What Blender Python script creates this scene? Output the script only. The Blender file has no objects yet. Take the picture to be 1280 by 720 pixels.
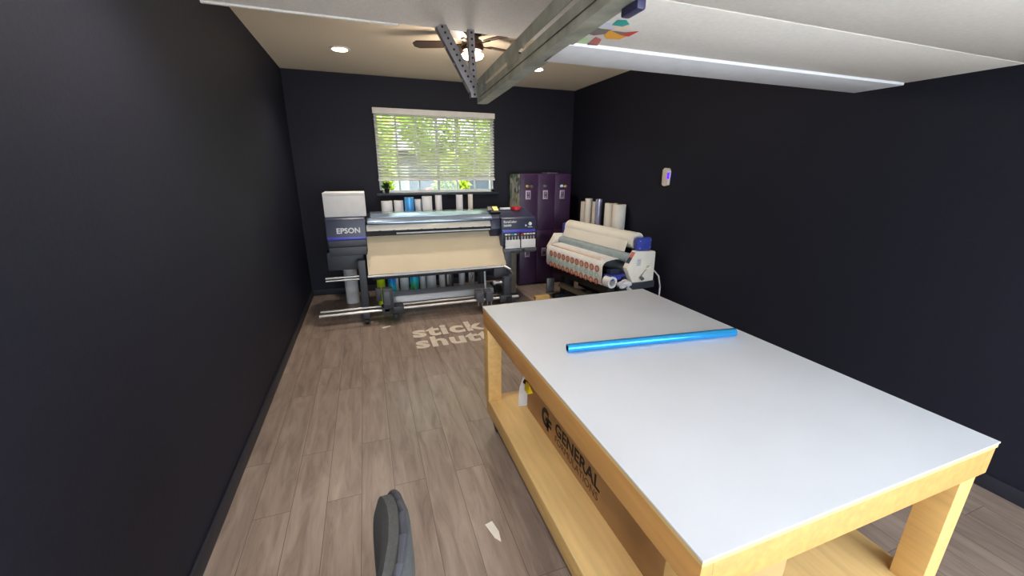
import bpy, bmesh, math, random
from mathutils import Vector, Matrix
random.seed(7)
C = bpy.context.scene.collection
sc = bpy.context.scene
PI = math.pi

# ------------------------------------------------------------------ materials
def lin(c):
    return tuple(((v/255)/12.92 if v/255 <= .04045 else (((v/255)+.055)/1.055)**2.4) for v in c)
MATS = {}
def mat(name, rgb, rough=.5, metal=0., vary=.06, scale=12., bump=0., coat=0., emit=None, estr=0., transl=0., stretch=None, spec=.5):
    """procedural material: a base colour with noise variation, bump and roughness"""
    m = bpy.data.materials.new(name); m.use_nodes = True
    nt = m.node_tree; b = nt.nodes['Principled BSDF']
    tc = nt.nodes.new('ShaderNodeTexCoord'); mp = nt.nodes.new('ShaderNodeMapping')
    nt.links.new(tc.outputs['Object'], mp.inputs[0])
    if stretch: mp.inputs['Scale'].default_value = stretch
    nz = nt.nodes.new('ShaderNodeTexNoise'); nz.inputs['Scale'].default_value = scale; nz.inputs['Detail'].default_value = 4
    nt.links.new(mp.outputs[0], nz.inputs['Vector'])
    c = lin(rgb); lo = tuple(max(0, v*(1-vary*2.2)) for v in c); hi = tuple(min(1, v*(1+vary*2.2)) for v in c)
    r = nt.nodes.new('ShaderNodeValToRGB')
    r.color_ramp.elements[0].position = .3; r.color_ramp.elements[1].position = .7
    r.color_ramp.elements[0].color = (*lo, 1); r.color_ramp.elements[1].color = (*hi, 1)
    nt.links.new(nz.outputs['Fac'], r.inputs[0]); nt.links.new(r.outputs[0], b.inputs['Base Color'])
    b.inputs['Roughness'].default_value = rough; b.inputs['Metallic'].default_value = metal
    b.inputs['Coat Weight'].default_value = coat; b.inputs['Specular IOR Level'].default_value = spec
    if bump:
        bp = nt.nodes.new('ShaderNodeBump'); bp.inputs['Strength'].default_value = bump; bp.inputs['Distance'].default_value = .004
        nt.links.new(nz.outputs['Fac'], bp.inputs['Height']); nt.links.new(bp.outputs[0], b.inputs['Normal'])
    if emit:
        b.inputs['Emission Color'].default_value = (*lin(emit), 1); b.inputs['Emission Strength'].default_value = estr
    if transl:
        tr = nt.nodes.new('ShaderNodeBsdfTranslucent'); mx = nt.nodes.new('ShaderNodeMixShader')
        mx.inputs[0].default_value = transl; nt.links.new(r.outputs[0], tr.inputs[0])
        nt.links.new(b.outputs[0], mx.inputs[1]); nt.links.new(tr.outputs[0], mx.inputs[2])
        nt.links.new(mx.outputs[0], nt.nodes['Material Output'].inputs[0])
    MATS[name] = m
    return m

def ramp_mat(name, axis, stops, rough=.25, metal=.6, scale=1.0, offset=0., wave=None):
    """film whose colour runs along one object axis (holographic vinyl)"""
    m = bpy.data.materials.new(name); m.use_nodes = True
    nt = m.node_tree; b = nt.nodes['Principled BSDF']
    tc = nt.nodes.new('ShaderNodeTexCoord'); sp = nt.nodes.new('ShaderNodeSeparateXYZ')
    nt.links.new(tc.outputs['Object'], sp.inputs[0])
    ma = nt.nodes.new('ShaderNodeMath'); ma.operation = 'MULTIPLY_ADD'; ma.inputs[1].default_value = scale; ma.inputs[2].default_value = offset
    nt.links.new(sp.outputs[axis], ma.inputs[0])
    nz = nt.nodes.new('ShaderNodeTexNoise'); nz.inputs['Scale'].default_value = 30
    mp = nt.nodes.new('ShaderNodeMapping'); mp.inputs['Scale'].default_value = wave or (1, 1, .1)
    nt.links.new(tc.outputs['Object'], mp.inputs[0]); nt.links.new(mp.outputs[0], nz.inputs['Vector'])
    ad = nt.nodes.new('ShaderNodeMath'); ad.operation = 'MULTIPLY_ADD'; ad.inputs[1].default_value = .35
    nt.links.new(nz.outputs['Fac'], ad.inputs[0]); nt.links.new(ma.outputs[0], ad.inputs[2])
    r = nt.nodes.new('ShaderNodeValToRGB'); el = r.color_ramp.elements
    while len(el) < len(stops): el.new(.5)
    for e, (p, c) in zip(el, stops): e.position = p; e.color = (*lin(c), 1)
    nt.links.new(ad.outputs[0], r.inputs[0]); nt.links.new(r.outputs[0], b.inputs['Base Color'])
    b.inputs['Roughness'].default_value = rough; b.inputs['Metallic'].default_value = metal
    return m

M = {}
def P(key, *a, **k): M[key] = mat(key, *a, **k); return M[key]
P('wall_paint', (30, 31, 42), .6, bump=.15, scale=60, vary=.04, spec=.2)
P('ceiling_paint', (230, 215, 192), .85, bump=.3, scale=90, vary=.03)
P('soffit_paint', (242, 240, 237), .85, bump=.2, scale=90, vary=.03)
P('base_paint', (32, 33, 42), .5)
P('white_vinyl', (225, 228, 228), .45, vary=.02)
P('sill', (38, 44, 54), .35)
P('slat', (236, 236, 228), .5, vary=.02, transl=.16)
P('rail_white', (226, 222, 216), .5, vary=.02)
P('navy', (42, 46, 70), .35, vary=.04)
P('navy_dark', (20, 22, 34), .45, vary=.04)
P('charcoal', (58, 60, 68), .45, vary=.05)
P('charcoal_light', (92, 94, 102), .4, vary=.05)
P('black', (16, 16, 20), .5, vary=.05)
P('slot_black', (10, 10, 12), .6)
P('violet', (70, 74, 190), .3, vary=.03)
P('lid', (150, 166, 184), .22, metal=.55, vary=.05, scale=3, stretch=(.3, 4, 4))
P('window_strip', (208, 208, 202), .35, metal=.1, vary=.05, scale=4, stretch=(.4, 4, 4))
P('alu', (205, 203, 200), .3, metal=.75, vary=.04)
P('alu_white', (222, 222, 222), .45, vary=.03)
P('grille', (196, 200, 206), .4, metal=.3, vary=.05, scale=40, stretch=(.2, 6, 6))
P('grey_metal', (128, 128, 130), .35, metal=.6, vary=.07)
P('kraft_sheet', (214, 198, 168), .6, vary=.025, scale=1.5)
P('paper', (226, 224, 222), .6, vary=.02)
P('vinyl_roll', (236, 235, 236), .5, vary=.03, scale=5, stretch=(1, 1, .2))
P('cream_roll', (230, 223, 212), .55, vary=.03, scale=5, stretch=(1, 1, .2))
P('core', (150, 118, 84), .8)
P('neon', (222, 255, 16), .4, vary=.02, emit=None)
P('lettering_white', (225, 226, 230), .5, vary=.01)
P('locker', (53, 28, 61), .4, vary=.06, scale=6)
P('locker_plate', (182, 160, 180), .35, metal=.3, vary=.08)
P('brass', (196, 170, 92), .35, metal=.7)
P('steel', (184, 186, 188), .35, metal=.8, vary=.06)
P('red', (205, 26, 40), .4)
P('column', (96, 88, 74), .5, vary=.05)
P('cap_cream', (238, 231, 217), .45, vary=.02)
P('liner', (234, 229, 216), .4, vary=.03, scale=2)
P('blue_bracket', (62, 74, 168), .4, vary=.04)
P('blue_grey_roller', (158, 172, 176), .3, metal=.2, vary=.06)
P('bag', (222, 222, 230), .25, vary=.05, transl=.2)
P('outlet', (226, 218, 200), .45, vary=.02)
P('purple_led', (90, 30, 230), .4, emit=(80, 20, 255), estr=1.2)
P('cable', (206, 204, 198), .5)
P('pine', (214, 172, 106), .55, vary=.05, scale=5, stretch=(7, .6, 7))
P('pine_light', (224, 188, 126), .55, vary=.04, scale=5, stretch=(7, .6, 7))
P('apron', (200, 146, 82), .55, vary=.05, scale=5, stretch=(7, .6, 7))
P('laminate', (214, 217, 224), .5, vary=.012, scale=3)
P('cardboard', (182, 140, 92), .8, vary=.06, scale=4)
P('print_black', (34, 26, 22), .7)
P('print_brown', (84, 58, 36), .7)
P('yellow', (232, 200, 20), .4)
P('tag_white', (226, 226, 228), .5)
P('tag_dark', (70, 24, 26), .5)
P('hanger_steel', (150, 147, 152), .45, metal=.4, vary=.08)
P('galv', (166, 171, 160), .45, metal=.4, vary=.12, scale=9)
P('galv_dark', (96, 98, 92), .45, metal=.7, vary=.1)
P('door_white', (226, 224, 220), .5, vary=.02, bump=.1, scale=60)
P('door_lip', (222, 226, 234), .45, vary=.02)
P('chair_fabric', (84, 86, 86), .85, vary=.08, scale=150, bump=.3)
P('chair_piping', (74, 76, 86), .5)
P('chair_plastic', (30, 24, 34), .45)
P('bronze', (44, 26, 20), .4, metal=.4)
P('fan_blade', (58, 42, 33), .5, vary=.1, stretch=(1, 8, 1))
P('bowl_glow', (255, 240, 215), .4, emit=(255, 226, 190), estr=22.)
P('lamp_glow', (255, 245, 230), .4, emit=(255, 228, 190), estr=22.)
P('decal', (216, 204, 188), .6, vary=.03)
P('leaf', (168, 186, 66), .5, vary=.25, scale=5, transl=.35)
P('leaf_dark', (34, 50, 18), .5, vary=.2, scale=20)
P('trunk', (92, 70, 50), .9, vary=.2)
P('siding', (70, 76, 86), .7, vary=.05)
P('fence_wood', (132, 116, 100), .8, vary=.15, stretch=(1, 6, 6))
P('ground', (120, 122, 90), .95, vary=.15)
P('drive', (214, 211, 205), .9, vary=.08)
P('flower', (235, 60, 56), .5)
P('pot', (22, 22, 26), .45)
P('screen', (226, 206, 120), .3, emit=(235, 210, 130), estr=.3)
for i, c in enumerate([(38, 170, 166), (235, 170, 50), (200, 36, 46), (120, 112, 112), (190, 220, 170), (196, 106, 100), (240, 214, 190), (60, 60, 96), (250, 248, 246), (214, 222, 240), (110, 50, 80)]):
    P('ink%d' % i, c, .4, vary=.04)
M['holo'] = ramp_mat('holo_film', 2, [(.1, (130, 220, 80)), (.24, (40, 225, 225)), (.33, (36, 120, 250)), (.43, (34, 34, 245)), (.75, (60, 90, 220)), (1, (80, 172, 238))], scale=.72, offset=-.12, metal=.1, rough=.3)
M['holo_pale'] = ramp_mat('holo_film_pale', 0, [(0, (60, 150, 225)), (.45, (120, 190, 235)), (.6, (170, 160, 170)), (1, (160, 146, 146))], scale=8, offset=.3, metal=.2, rough=.3)
M['lilac_film'] = mat('lilac_film', (176, 176, 205), .25, metal=.4)
M['blue_film'] = mat('blue_film', (60, 180, 252), .18, metal=.65, vary=.03, scale=2)

def floor_mat():
    m = bpy.data.materials.new('vinyl_planks'); m.use_nodes = True
    nt = m.node_tree; b = nt.nodes['Principled BSDF']; L = nt.links.new
    tc = nt.nodes.new('ShaderNodeTexCoord'); sp = nt.nodes.new('ShaderNodeSeparateXYZ'); cb = nt.nodes.new('ShaderNodeCombineXYZ')
    L(tc.outputs['Object'], sp.inputs[0]); L(sp.outputs[1], cb.inputs[0]); L(sp.outputs[0], cb.inputs[1])
    br = nt.nodes.new('ShaderNodeTexBrick')
    br.inputs['Scale'].default_value = 1; br.inputs['Brick Width'].default_value = 1.22; br.inputs['Row Height'].default_value = .178
    br.inputs['Mortar Size'].default_value = .0016; br.inputs['Mortar Smooth'].default_value = .3; br.offset = .37
    br.inputs['Color1'].default_value = (.18, .18, .18, 1); br.inputs['Color2'].default_value = (.95, .95, .95, 1); br.inputs['Mortar'].default_value = (0, 0, 0, 1)
    L(cb.outputs[0], br.inputs['Vector'])
    # grain stretched along the plank, shifted per plank
    mp = nt.nodes.new('ShaderNodeMapping'); mp.inputs['Scale'].default_value = (1.1, 7.5, 1)
    sh = nt.nodes.new('ShaderNodeVectorMath'); sh.operation = 'MULTIPLY_ADD'; sh.inputs[1].default_value = (9, 0, 9)
    L(br.outputs['Color'], sh.inputs[0]); L(cb.outputs[0], sh.inputs[2]); L(sh.outputs[0], mp.inputs[0])
    n1 = nt.nodes.new('ShaderNodeTexNoise'); n1.inputs['Scale'].default_value = 2.2; n1.inputs['Detail'].default_value = 7; n1.inputs['Roughness'].default_value = .62; n1.inputs['Distortion'].default_value = .6
    L(mp.outputs[0], n1.inputs['Vector'])
    r = nt.nodes.new('ShaderNodeValToRGB'); e = r.color_ramp.elements
    e[0].position = .25; e[0].color = (*lin((116, 100, 90)), 1); e[1].position = .75; e[1].color = (*lin((172, 154, 140)), 1)
    k = e.new(.48); k.color = (*lin((148, 130, 118)), 1)
    L(n1.outputs['Fac'], r.inputs[0])
    # per-plank tone
    mr = nt.nodes.new('ShaderNodeMapRange'); mr.inputs['To Min'].default_value = .86; mr.inputs['To Max'].default_value = 1.06
    L(br.outputs['Color'], mr.inputs[0])
    mu = nt.nodes.new('ShaderNodeMix'); mu.data_type = 'RGBA'; mu.blend_type = 'MULTIPLY'; mu.inputs[0].default_value = 1
    L(r.outputs[0], mu.inputs['A']); L(mr.outputs[0], mu.inputs['B'])
    mo = nt.nodes.new('ShaderNodeMix'); mo.data_type = 'RGBA'; L(br.outputs['Fac'], mo.inputs[0])
    L(mu.outputs['Result'], mo.inputs['A']); mo.inputs['B'].default_value = (*lin((92, 78, 70)), 1)
    L(mo.outputs['Result'], b.inputs['Base Color'])
    b.inputs['Roughness'].default_value = .34; b.inputs['Specular IOR Level'].default_value = .45
    bp = nt.nodes.new('ShaderNodeBump'); bp.inputs['Strength'].default_value = .12; bp.inputs['Distance'].default_value = .002
    L(n1.outputs['Fac'], bp.inputs['Height']); L(bp.outputs[0], b.inputs['Normal'])
    return m
M['floor'] = floor_mat()

def glass_mat():
    m = bpy.data.materials.new('window_glass'); m.use_nodes = True
    nt = m.node_tree; nt.nodes.remove(nt.nodes['Principled BSDF']); L = nt.links.new
    t = nt.nodes.new('ShaderNodeBsdfTransparent'); g = nt.nodes.new('ShaderNodeBsdfGlossy'); g.inputs['Roughness'].default_value = .02
    t.inputs[0].default_value = (.95, .98, .97, 1)
    lw = nt.nodes.new('ShaderNodeFresnel'); lw.inputs[0].default_value = 1.45; mx = nt.nodes.new('ShaderNodeMixShader')
    L(lw.outputs[0], mx.inputs[0]); L(t.outputs[0], mx.inputs[1]); L(g.outputs[0], mx.inputs[2]); L(mx.outputs[0], nt.nodes['Material Output'].inputs[0])
    return m
M['glass'] = glass_mat()

def stickers_side_mat():
    m = bpy.data.materials.new('sticker_collage'); m.use_nodes = True
    nt = m.node_tree; b = nt.nodes['Principled BSDF']; L = nt.links.new
    tc = nt.nodes.new('ShaderNodeTexCoord'); v = nt.nodes.new('ShaderNodeTexVoronoi'); v.inputs['Scale'].default_value = 14
    L(tc.outputs['Object'], v.inputs['Vector']); sp = nt.nodes.new('ShaderNodeSeparateColor'); L(v.outputs['Color'], sp.inputs[0])
    r = nt.nodes.new('ShaderNodeValToRGB'); r.color_ramp.interpolation = 'CONSTANT'; e = r.color_ramp.elements
    cols = [(225, 228, 220), (110, 136, 112), (236, 234, 226), (190, 190, 150), (140, 185, 185), (90, 92, 100), (215, 205, 165), (205, 205, 210)]
    while len(e) < len(cols): e.new(.5)
    for i, c in enumerate(cols): e[i].position = i/len(cols); e[i].color = (*lin(c), 1)
    L(sp.outputs[0], r.inputs[0]); L(r.outputs[0], b.inputs['Base Color']); b.inputs['Roughness'].default_value = .4
    return m
M['stickers'] = stickers_side_mat()

# ------------------------------------------------------------------ mesh helpers
class MB:
    def __init__(s): s.bm = bmesh.new()
    def box(s, x0, x1, y0, y1, z0, z1, bev=0., rot=None, at=None):
        g = bmesh.ops.create_cube(s.bm, size=1)
        vs = g['verts']
        cx, cy, cz = (x0+x1)/2, (y0+y1)/2, (z0+z1)/2
        for v in vs: v.co = Vector((v.co.x*(x1-x0), v.co.y*(y1-y0), v.co.z*(z1-z0)))
        if bev:
            es = list({e for v in vs for e in v.link_edges})
            r = bmesh.ops.bevel(s.bm, geom=es, offset=min(bev, .49*min(abs(x1-x0), abs(y1-y0), abs(z1-z0))), segments=2, affect='EDGES', profile=.6)
            vs = list({v for f in r['faces'] for v in f.verts} | {v for v in vs if v.is_valid})
        mt = Matrix.Translation((cx, cy, cz))
        if rot is not None: mt = mt @ rot.to_4x4()
        for v in vs: v.co = mt @ v.co
        return s
    def tube(s, a, b, r, r2=None, seg=20, cap=True):
        a, b = Vector(a), Vector(b); d = b-a
        g = bmesh.ops.create_cone(s.bm, cap_ends=cap, segments=seg, radius1=r, radius2=r if r2 is None else r2, depth=d.length)
        q = d.to_track_quat('Z', 'Y').to_matrix().to_4x4()
        mt = Matrix.Translation((a+b)/2) @ q
        for v in g['verts']: v.co = mt @ v.co
        return s
    def hollow(s, a, b, r, ri, seg=28):
        """a rolled tube with an open core"""
        a, b = Vector(a), Vector(b); q = (b-a).to_track_quat('Z', 'Y').to_matrix()
        rings = []
        for p, rr in ((a, ri), (a, r), (b, r), (b, ri)):
            rings.append([s.bm.verts.new(p + q @ Vector((rr*math.cos(2*PI*i/seg), rr*math.sin(2*PI*i/seg), 0))) for i in range(seg)])
        for k in range(4):
            A, B = rings[k], rings[(k+1) % 4]
            for i in range(seg):
                j = (i+1) % seg; s.bm.faces.new((A[i], A[j], B[j], B[i]))
        return s
    def path(s, pts, r, seg=10):
        pts = [Vector(p) for p in pts]; rings = []
        for i, p in enumerate(pts):
            d = (pts[min(i+1, len(pts)-1)]-pts[max(i-1, 0)]).normalized(); q = d.to_track_quat('Z', 'Y').to_matrix()
            rings.append([s.bm.verts.new(p + q @ Vector((r*math.cos(2*PI*k/seg), r*math.sin(2*PI*k/seg), 0))) for k in range(seg)])
        for A, B in zip(rings, rings[1:]):
            best = min(range(seg), key=lambda o: (A[0].co-B[o].co).length)
            for k in range(seg): s.bm.faces.new((A[k], A[(k+1) % seg], B[(k+1+best) % seg], B[(k+best) % seg]))
        s.bm.faces.new(rings[0][::-1]); s.bm.faces.new(rings[-1])
        return s
    def prism(s, pts, ax, lo, hi, bev=0.):
        """closed outline extruded along axis ax; pts hold the two other coordinates in order"""
        def mk(p, t):
            return Vector((t, p[0], p[1])) if ax == 0 else Vector((p[0], t, p[1])) if ax == 1 else Vector((p[0], p[1], t))
        A = [s.bm.verts.new(mk(p, lo)) for p in pts]; B = [s.bm.verts.new(mk(p, hi)) for p in pts]
        fs = [s.bm.faces.new(A[::-1]), s.bm.faces.new(B)]
        n = len(pts)
        for i in range(n): fs.append(s.bm.faces.new((A[i], A[(i+1) % n], B[(i+1) % n], B[i])))
        if bev:
            es = list({e for f in fs for e in f.edges})
            bmesh.ops.bevel(s.bm, geom=es, offset=bev, segments=2, affect='EDGES', profile=.6)
        return s
    def ribbon(s, prof, ax, lo, hi, th):
        """open profile extruded along ax with a thickness"""
        n = len(prof); out = []
        for i in range(n):
            a = Vector(prof[max(i-1, 0)]); b = Vector(prof[min(i+1, n-1)]); d = (b-a).normalized()
            out.append((prof[i][0]-d.y*th, prof[i][1]+d.x*th))
        return s.prism(list(prof)+out[::-1], ax, lo, hi)
    def lathe(s, prof, c, seg=28):
        c = Vector(c); rings = []
        for r, z in prof:
            rings.append([s.bm.verts.new(c+Vector((r*math.cos(2*PI*i/seg), r*math.sin(2*PI*i/seg), z))) for i in range(seg)] if r > 1e-6 else [s.bm.verts.new(c+Vector((0, 0, z)))])
        for A, B in zip(rings, rings[1:]):
            for i in range(seg):
                j = (i+1) % seg
                if len(A) == 1 and len(B) == 1: continue
                if len(A) == 1: s.bm.faces.new((A[0], B[j], B[i]))
                elif len(B) == 1: s.bm.faces.new((A[i], A[j], B[0]))
                else: s.bm.faces.new((A[i], A[j], B[j], B[i]))
        if len(rings[0]) > 1: s.bm.faces.new(rings[0][::-1])
        if len(rings[-1]) > 1: s.bm.faces.new(rings[-1])
        return s
    def blob(s, c, r, sub=2, jit=.15, sq=(1, 1, 1)):
        g = bmesh.ops.create_icosphere(s.bm, subdivisions=sub, radius=r)
        for v in g['verts']:
            k = 1+random.uniform(-jit, jit); v.co = Vector((v.co.x*sq[0]*k+c[0], v.co.y*sq[1]*k+c[1], v.co.z*sq[2]*k+c[2]))
        return s
    def leaf(s, p, d, l, w):
        p = Vector(p); d = Vector(d).normalized(); u = d.cross(Vector((random.random()-.5, random.random()-.5, random.random()-.5))).normalized()
        n = d.cross(u)*l*.18
        vs = [s.bm.verts.new(q) for q in (p, p+d*l*.45+u*w+n, p+d*l, p+d*l*.45-u*w+n)]
        s.bm.faces.new(vs); return s
    def text(s, txt, size, mt, extrude=.001, bold=0., width=1., spacing=1., align='LEFT'):
        cu = bpy.data.curves.new('t', 'FONT'); cu.body = txt; cu.size = size; cu.extrude = extrude; cu.offset = bold
        cu.space_character = spacing; cu.align_x = align; cu.resolution_u = 4
        ob = bpy.data.objects.new('t', cu); C.objects.link(ob)
        dg = bpy.context.evaluated_depsgraph_get(); me = bpy.data.meshes.new_from_object(ob.evaluated_get(dg))
        me.transform(mt @ Matrix.Diagonal((width, 1, 1, 1)))
        s.bm.from_mesh(me)
        bpy.data.objects.remove(ob); bpy.data.curves.remove(cu); bpy.data.meshes.remove(me)
        return s
    def done(s, name, m, parent=None, smooth=None):
        bmesh.ops.recalc_face_normals(s.bm, faces=s.bm.faces)
        off = Vector((0, 0, 0)); root = parent
        if parent is not None:
            while root.parent: root = root.parent
            off = root.location.copy() if not root.get('_local') else Vector((0, 0, 0))
        if off.length: bmesh.ops.translate(s.bm, verts=s.bm.verts, vec=-off)
        me = bpy.data.meshes.new(name); s.bm.to_mesh(me); s.bm.free()
        o = bpy.data.objects.new(name, me); C.objects.link(o)
        me.materials.append(M[m] if isinstance(m, str) else m)
        try: me.shade_smooth(); me.set_sharp_from_angle(angle=math.radians(smooth or 35))
        except Exception: pass
        if parent is not None: o.parent = parent
        return o

def tag(o, label, cat, group=None, kind=None):
    o['label'] = label; o['category'] = cat
    if group: o['group'] = group
    if kind: o['kind'] = kind
    return o
def thing(name, label, cat, loc, group=None, rotz=0., local=False):
    o = bpy.data.objects.new(name, None); C.objects.link(o); o.location = loc; o.rotation_euler = (0, 0, rotz); o.empty_display_size = .1
    if local: o['_local'] = 1
    return tag(o, label, cat, group)
def solo(name, mb, m, loc, label, cat, group=None, kind=None):
    """a thing that is one mesh: origin moved to its base point"""
    bmesh.ops.translate(mb.bm, verts=mb.bm.verts, vec=-Vector(loc))
    o = mb.done(name, m); o.location = loc
    return tag(o, label, cat, group, kind)
def struct(name, mb, m, label=None, cat=None):
    o = mb.done(name, m); o['kind'] = 'structure'
    if label: o['label'] = label; o['category'] = cat
    return o

def fit_text(txt, w_, h_, bold, extrude, sp=1.0):
    """lettering scaled so that its outline is w_ wide and h_ high, lower left corner at the origin"""
    mb = MB().text(txt, 1, Matrix.Identity(4), .002, bold, 1, sp)
    xs = [v.co.x for v in mb.bm.verts]; ys = [v.co.y for v in mb.bm.verts]
    for v in mb.bm.verts: v.co = Vector(((v.co.x-min(xs))*w_/(max(xs)-min(xs)), (v.co.y-min(ys))*h_/(max(ys)-min(ys)), extrude if v.co.z > 0 else 0))
    return mb
# ------------------------------------------------------------------ the room
XL, XR, YB, YF, ZC, ZS, YS = -.86, 3.22, 6.10, -1.4, 2.945, 2.75, 3.34
WX0, WX1, WZ0, WZ1 = .19, 1.89, 1.43, 2.53            # window opening
struct('floor', MB().box(XL-.15, XR+.15, YF-.15, YB+.15, -.12, 0), 'floor', 'grey-brown wood plank floor of the print shop', 'floor')
struct('ceiling', MB().box(XL-.15, XR+.15, YS-.1, YB+.15, ZC, ZC+.1), 'ceiling_paint', 'tan plaster ceiling over the back of the room', 'ceiling')
struct('ceiling.001', MB().box(XL-.15, XR+.15, YF-.15, YS, ZS, ZS+.3), 'soffit_paint', 'lower pale grey ceiling at the front with a straight edge', 'ceiling')
struct('trim_1', MB().box(XL, .33, YS, YS+.025, ZS-.012, ZS+.05, .004), 'soffit_paint', 'thin pale trim strip along the lower ceiling edge', 'trim')
w = MB()
w.box(XL-.15, WX0, YB, YB+.15, 0, ZC); w.box(WX1, XR+.15, YB, YB+.15, 0, ZC); w.box(WX0, WX1, YB, YB+.15, 0, WZ0); w.box(WX0, WX1, YB, YB+.15, WZ1, ZC)
struct('wall_back', w, 'wall_paint', 'dark navy back wall with the window', 'wall')
struct('wall_right', MB().box(XR, XR+.15, YF, YB, 0, ZC), 'wall_paint', 'near-black navy wall behind the laminator', 'wall')
struct('wall_left', MB().box(XL-.15, XL, YF, YB, 0, ZC), 'wall_paint', 'dark navy left wall beyond the printer', 'wall')
DX0, DX1, DZ = .86, 3.06, 2.16
EX0, EX1 = -.7, .55
w = MB(); w.box(XL-.15, EX0, YF-.15, YF, 0, ZS); w.box(EX1, DX0, YF-.15, YF, 0, DZ); w.box(DX1, XR+.15, YF-.15, YF, 0, ZS); w.box(EX0, DX1, YF-.15, YF, DZ, ZS)
struct('wall_front', w, 'wall_paint')
struct('baseboard_back', MB().box(XL, XR, YB-.015, YB, 0, .09, .004), 'base_paint', 'dark baseboard along the back wall', 'baseboard')
struct('baseboard_right', MB().box(XR-.015, XR, YF, YB-.02, 0, .09, .004), 'base_paint', 'dark baseboard along the right wall', 'baseboard')
struct('baseboard_left', MB().box(XL, XL+.015, YF, YB-.02, 0, .09, .004), 'base_paint', 'dark baseboard along the left wall', 'baseboard')

# window_1: white vinyl frame, six-lite grid, glass
f = MB(); yy0, yy1 = YB+.05, YB+.11
f.box(WX0, WX0+.04, yy0, yy1, WZ0, WZ1); f.box(WX1-.04, WX1, yy0, yy1, WZ0, WZ1); f.box(WX0, WX1, yy0, yy1, WZ0, WZ0+.035); f.box(WX0, WX1, yy0, yy1, WZ1-.04, WZ1)
fo = struct('window_1', f, 'white_vinyl', 'white framed window in the back wall', 'window')
g = MB()
for k in range(1, 6):
    xx = WX0+(WX1-WX0)*k/6; t = .018 if k == 3 else .011
    g.box(xx-t, xx+t, yy0+.01, yy1-.01, WZ0+.03, WZ1-.03)
g.box(WX0+.03, WX1-.03, yy0+.015, yy1-.015, 1.97, 1.99)
g.done('muntin_grid', 'white_vinyl', fo)
MB().box(WX0+.03, WX1-.03, YB+.078, YB+.082, WZ0+.03, WZ1-.03).done('pane', 'glass', fo)
struct('trim_2', MB().box(WX0-.05, WX1+.06, YB-.055, YB+.05, WZ0-.035, WZ0, .006), 'sill', 'dark window sill board under the blind', 'trim')

# ------------------------------------------------------------------ blind
bl = thing('window_blind', 'white slatted blind lowered over most of the window', 'blind', (1.03, YB-.03, 1.6))
BX0, BX1 = .175, 1.885
MB().box(BX0, BX1, YB-.075, YB-.005, 2.475, 2.548, .006).done('headrail', 'rail_white', bl)
s = MB(); n = 21; z0, z1 = 1.648, 2.458
for i in range(n):
    z = z0+(z1-z0)*i/(n-1)
    s.box(BX0+.012, BX1-.008, YB-.04-.027, YB-.04+.027, z-.0014, z+.0014, rot=Matrix.Rotation(math.radians(31), 3, 'X'))
s.done('slats', 'slat', bl)
MB().box(BX0+.005, BX1-.003, YB-.065, YB-.015, 1.60, 1.628, .005).done('bottom_rail', 'rail_white', bl)
for xx in (.45, 1.03, 1.61):
    for dy in (-.066, -.014): MB().tube((xx, YB+dy, 1.6), (xx, YB+dy, 2.48), .0012, seg=6).done('ladder_cord', 'rail_white', bl)

# plant on the sill
pt = thing('potted_plant', 'small dark leafy plant in black pot at left end of the window sill', 'plant', (.285, YB-.012, WZ0))
MB().lathe([(.026, 0), (.034, .055), (.036, .06), (.031, .058), (.0, .05)], (.285, YB-.012, WZ0)).done('pot', 'pot', pt)
l = MB()
for i in range(46):
    a = random.uniform(0, 2*PI); e = random.uniform(.1, 1.4)
    l.leaf((.285+random.uniform(-.02, .02), YB-.02+random.uniform(-.02, .01), WZ0+.05+random.uniform(0, .05)), (math.cos(a)*math.cos(e)*.8-.15, math.sin(a)*math.cos(e)*.4-.1, math.sin(e)), random.uniform(.05, .1), .012)
l.done('foliage', 'leaf_dark', pt)

# ------------------------------------------------------------------ outside the window
struct('ground', MB().box(-14, 16, 6.3, 24, -.3, -.02), 'ground', 'ground outside the window', 'ground')
struct('driveway', MB().box(-6, 10, -14, YF-.15, -.16, -.02), 'drive')
def shrub(loc, r, h, label, nl, leafm='leaf', lift=0.):
    t = thing('shrub', label, 'shrub', loc, 'shrubs outside the window')
    MB().tube((loc[0], loc[1], loc[2]), (loc[0], loc[1], loc[2]+lift+h*.5), .05, .03).done('stem', 'trunk', t)
    l = MB()
    for i in range(nl):
        a = random.uniform(0, 2*PI); u = random.uniform(-1, 1); q = math.sqrt(1-u*u); rr = random.uniform(.72, 1.02)
        p = (loc[0]+r*q*math.cos(a)*rr, loc[1]+r*.7*q*math.sin(a)*rr, loc[2]+lift+h*.52+h*.5*u*rr)
        l.leaf(p, (q*math.cos(a)+random.uniform(-.6, .6), q*math.sin(a)+random.uniform(-.6, .6), u*.3+random.uniform(-.7, .7)), random.uniform(.1, .19), .045)
    l.done('foliage', leafm, t)
shrub((-.55, 8.5, -.02), 1.15, 4.4, 'tall leafy shrub filling the left part of the window', 5200)
shrub((1.62, 8.1, -.02), .33, 2.0, 'bright green low shrub seen below the blind right of the middle', 1500)
shrub((2.1, 9.6, -.02), 1.3, 3.2, 'leafy tree crown behind the right part of the blind', 5200, lift=1.55)
hs = thing('neighbour_house', 'grey sided neighbouring house seen below the blind', 'house', (2.2, 12.2, 0))
MB().box(-3.6, 6.4, 12.2, 16, 0, 2.3).done('wall', 'siding', hs)
MB().prism([(11.8, 2.25), (16.4, 2.25), (14.1, 3.6)], 0, -4, 6.8).done('roof', 'grey_metal', hs)
for x in (.7, 2.0, 3.6):
    wf = MB().box(x, x+.5, 12.15, 12.22, .9, 1.9, .01).done('window', 'white_vinyl', hs)
    MB().box(x+.05, x+.45, 12.13, 12.16, .95, 1.85).done('pane', 'glass', wf)
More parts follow.
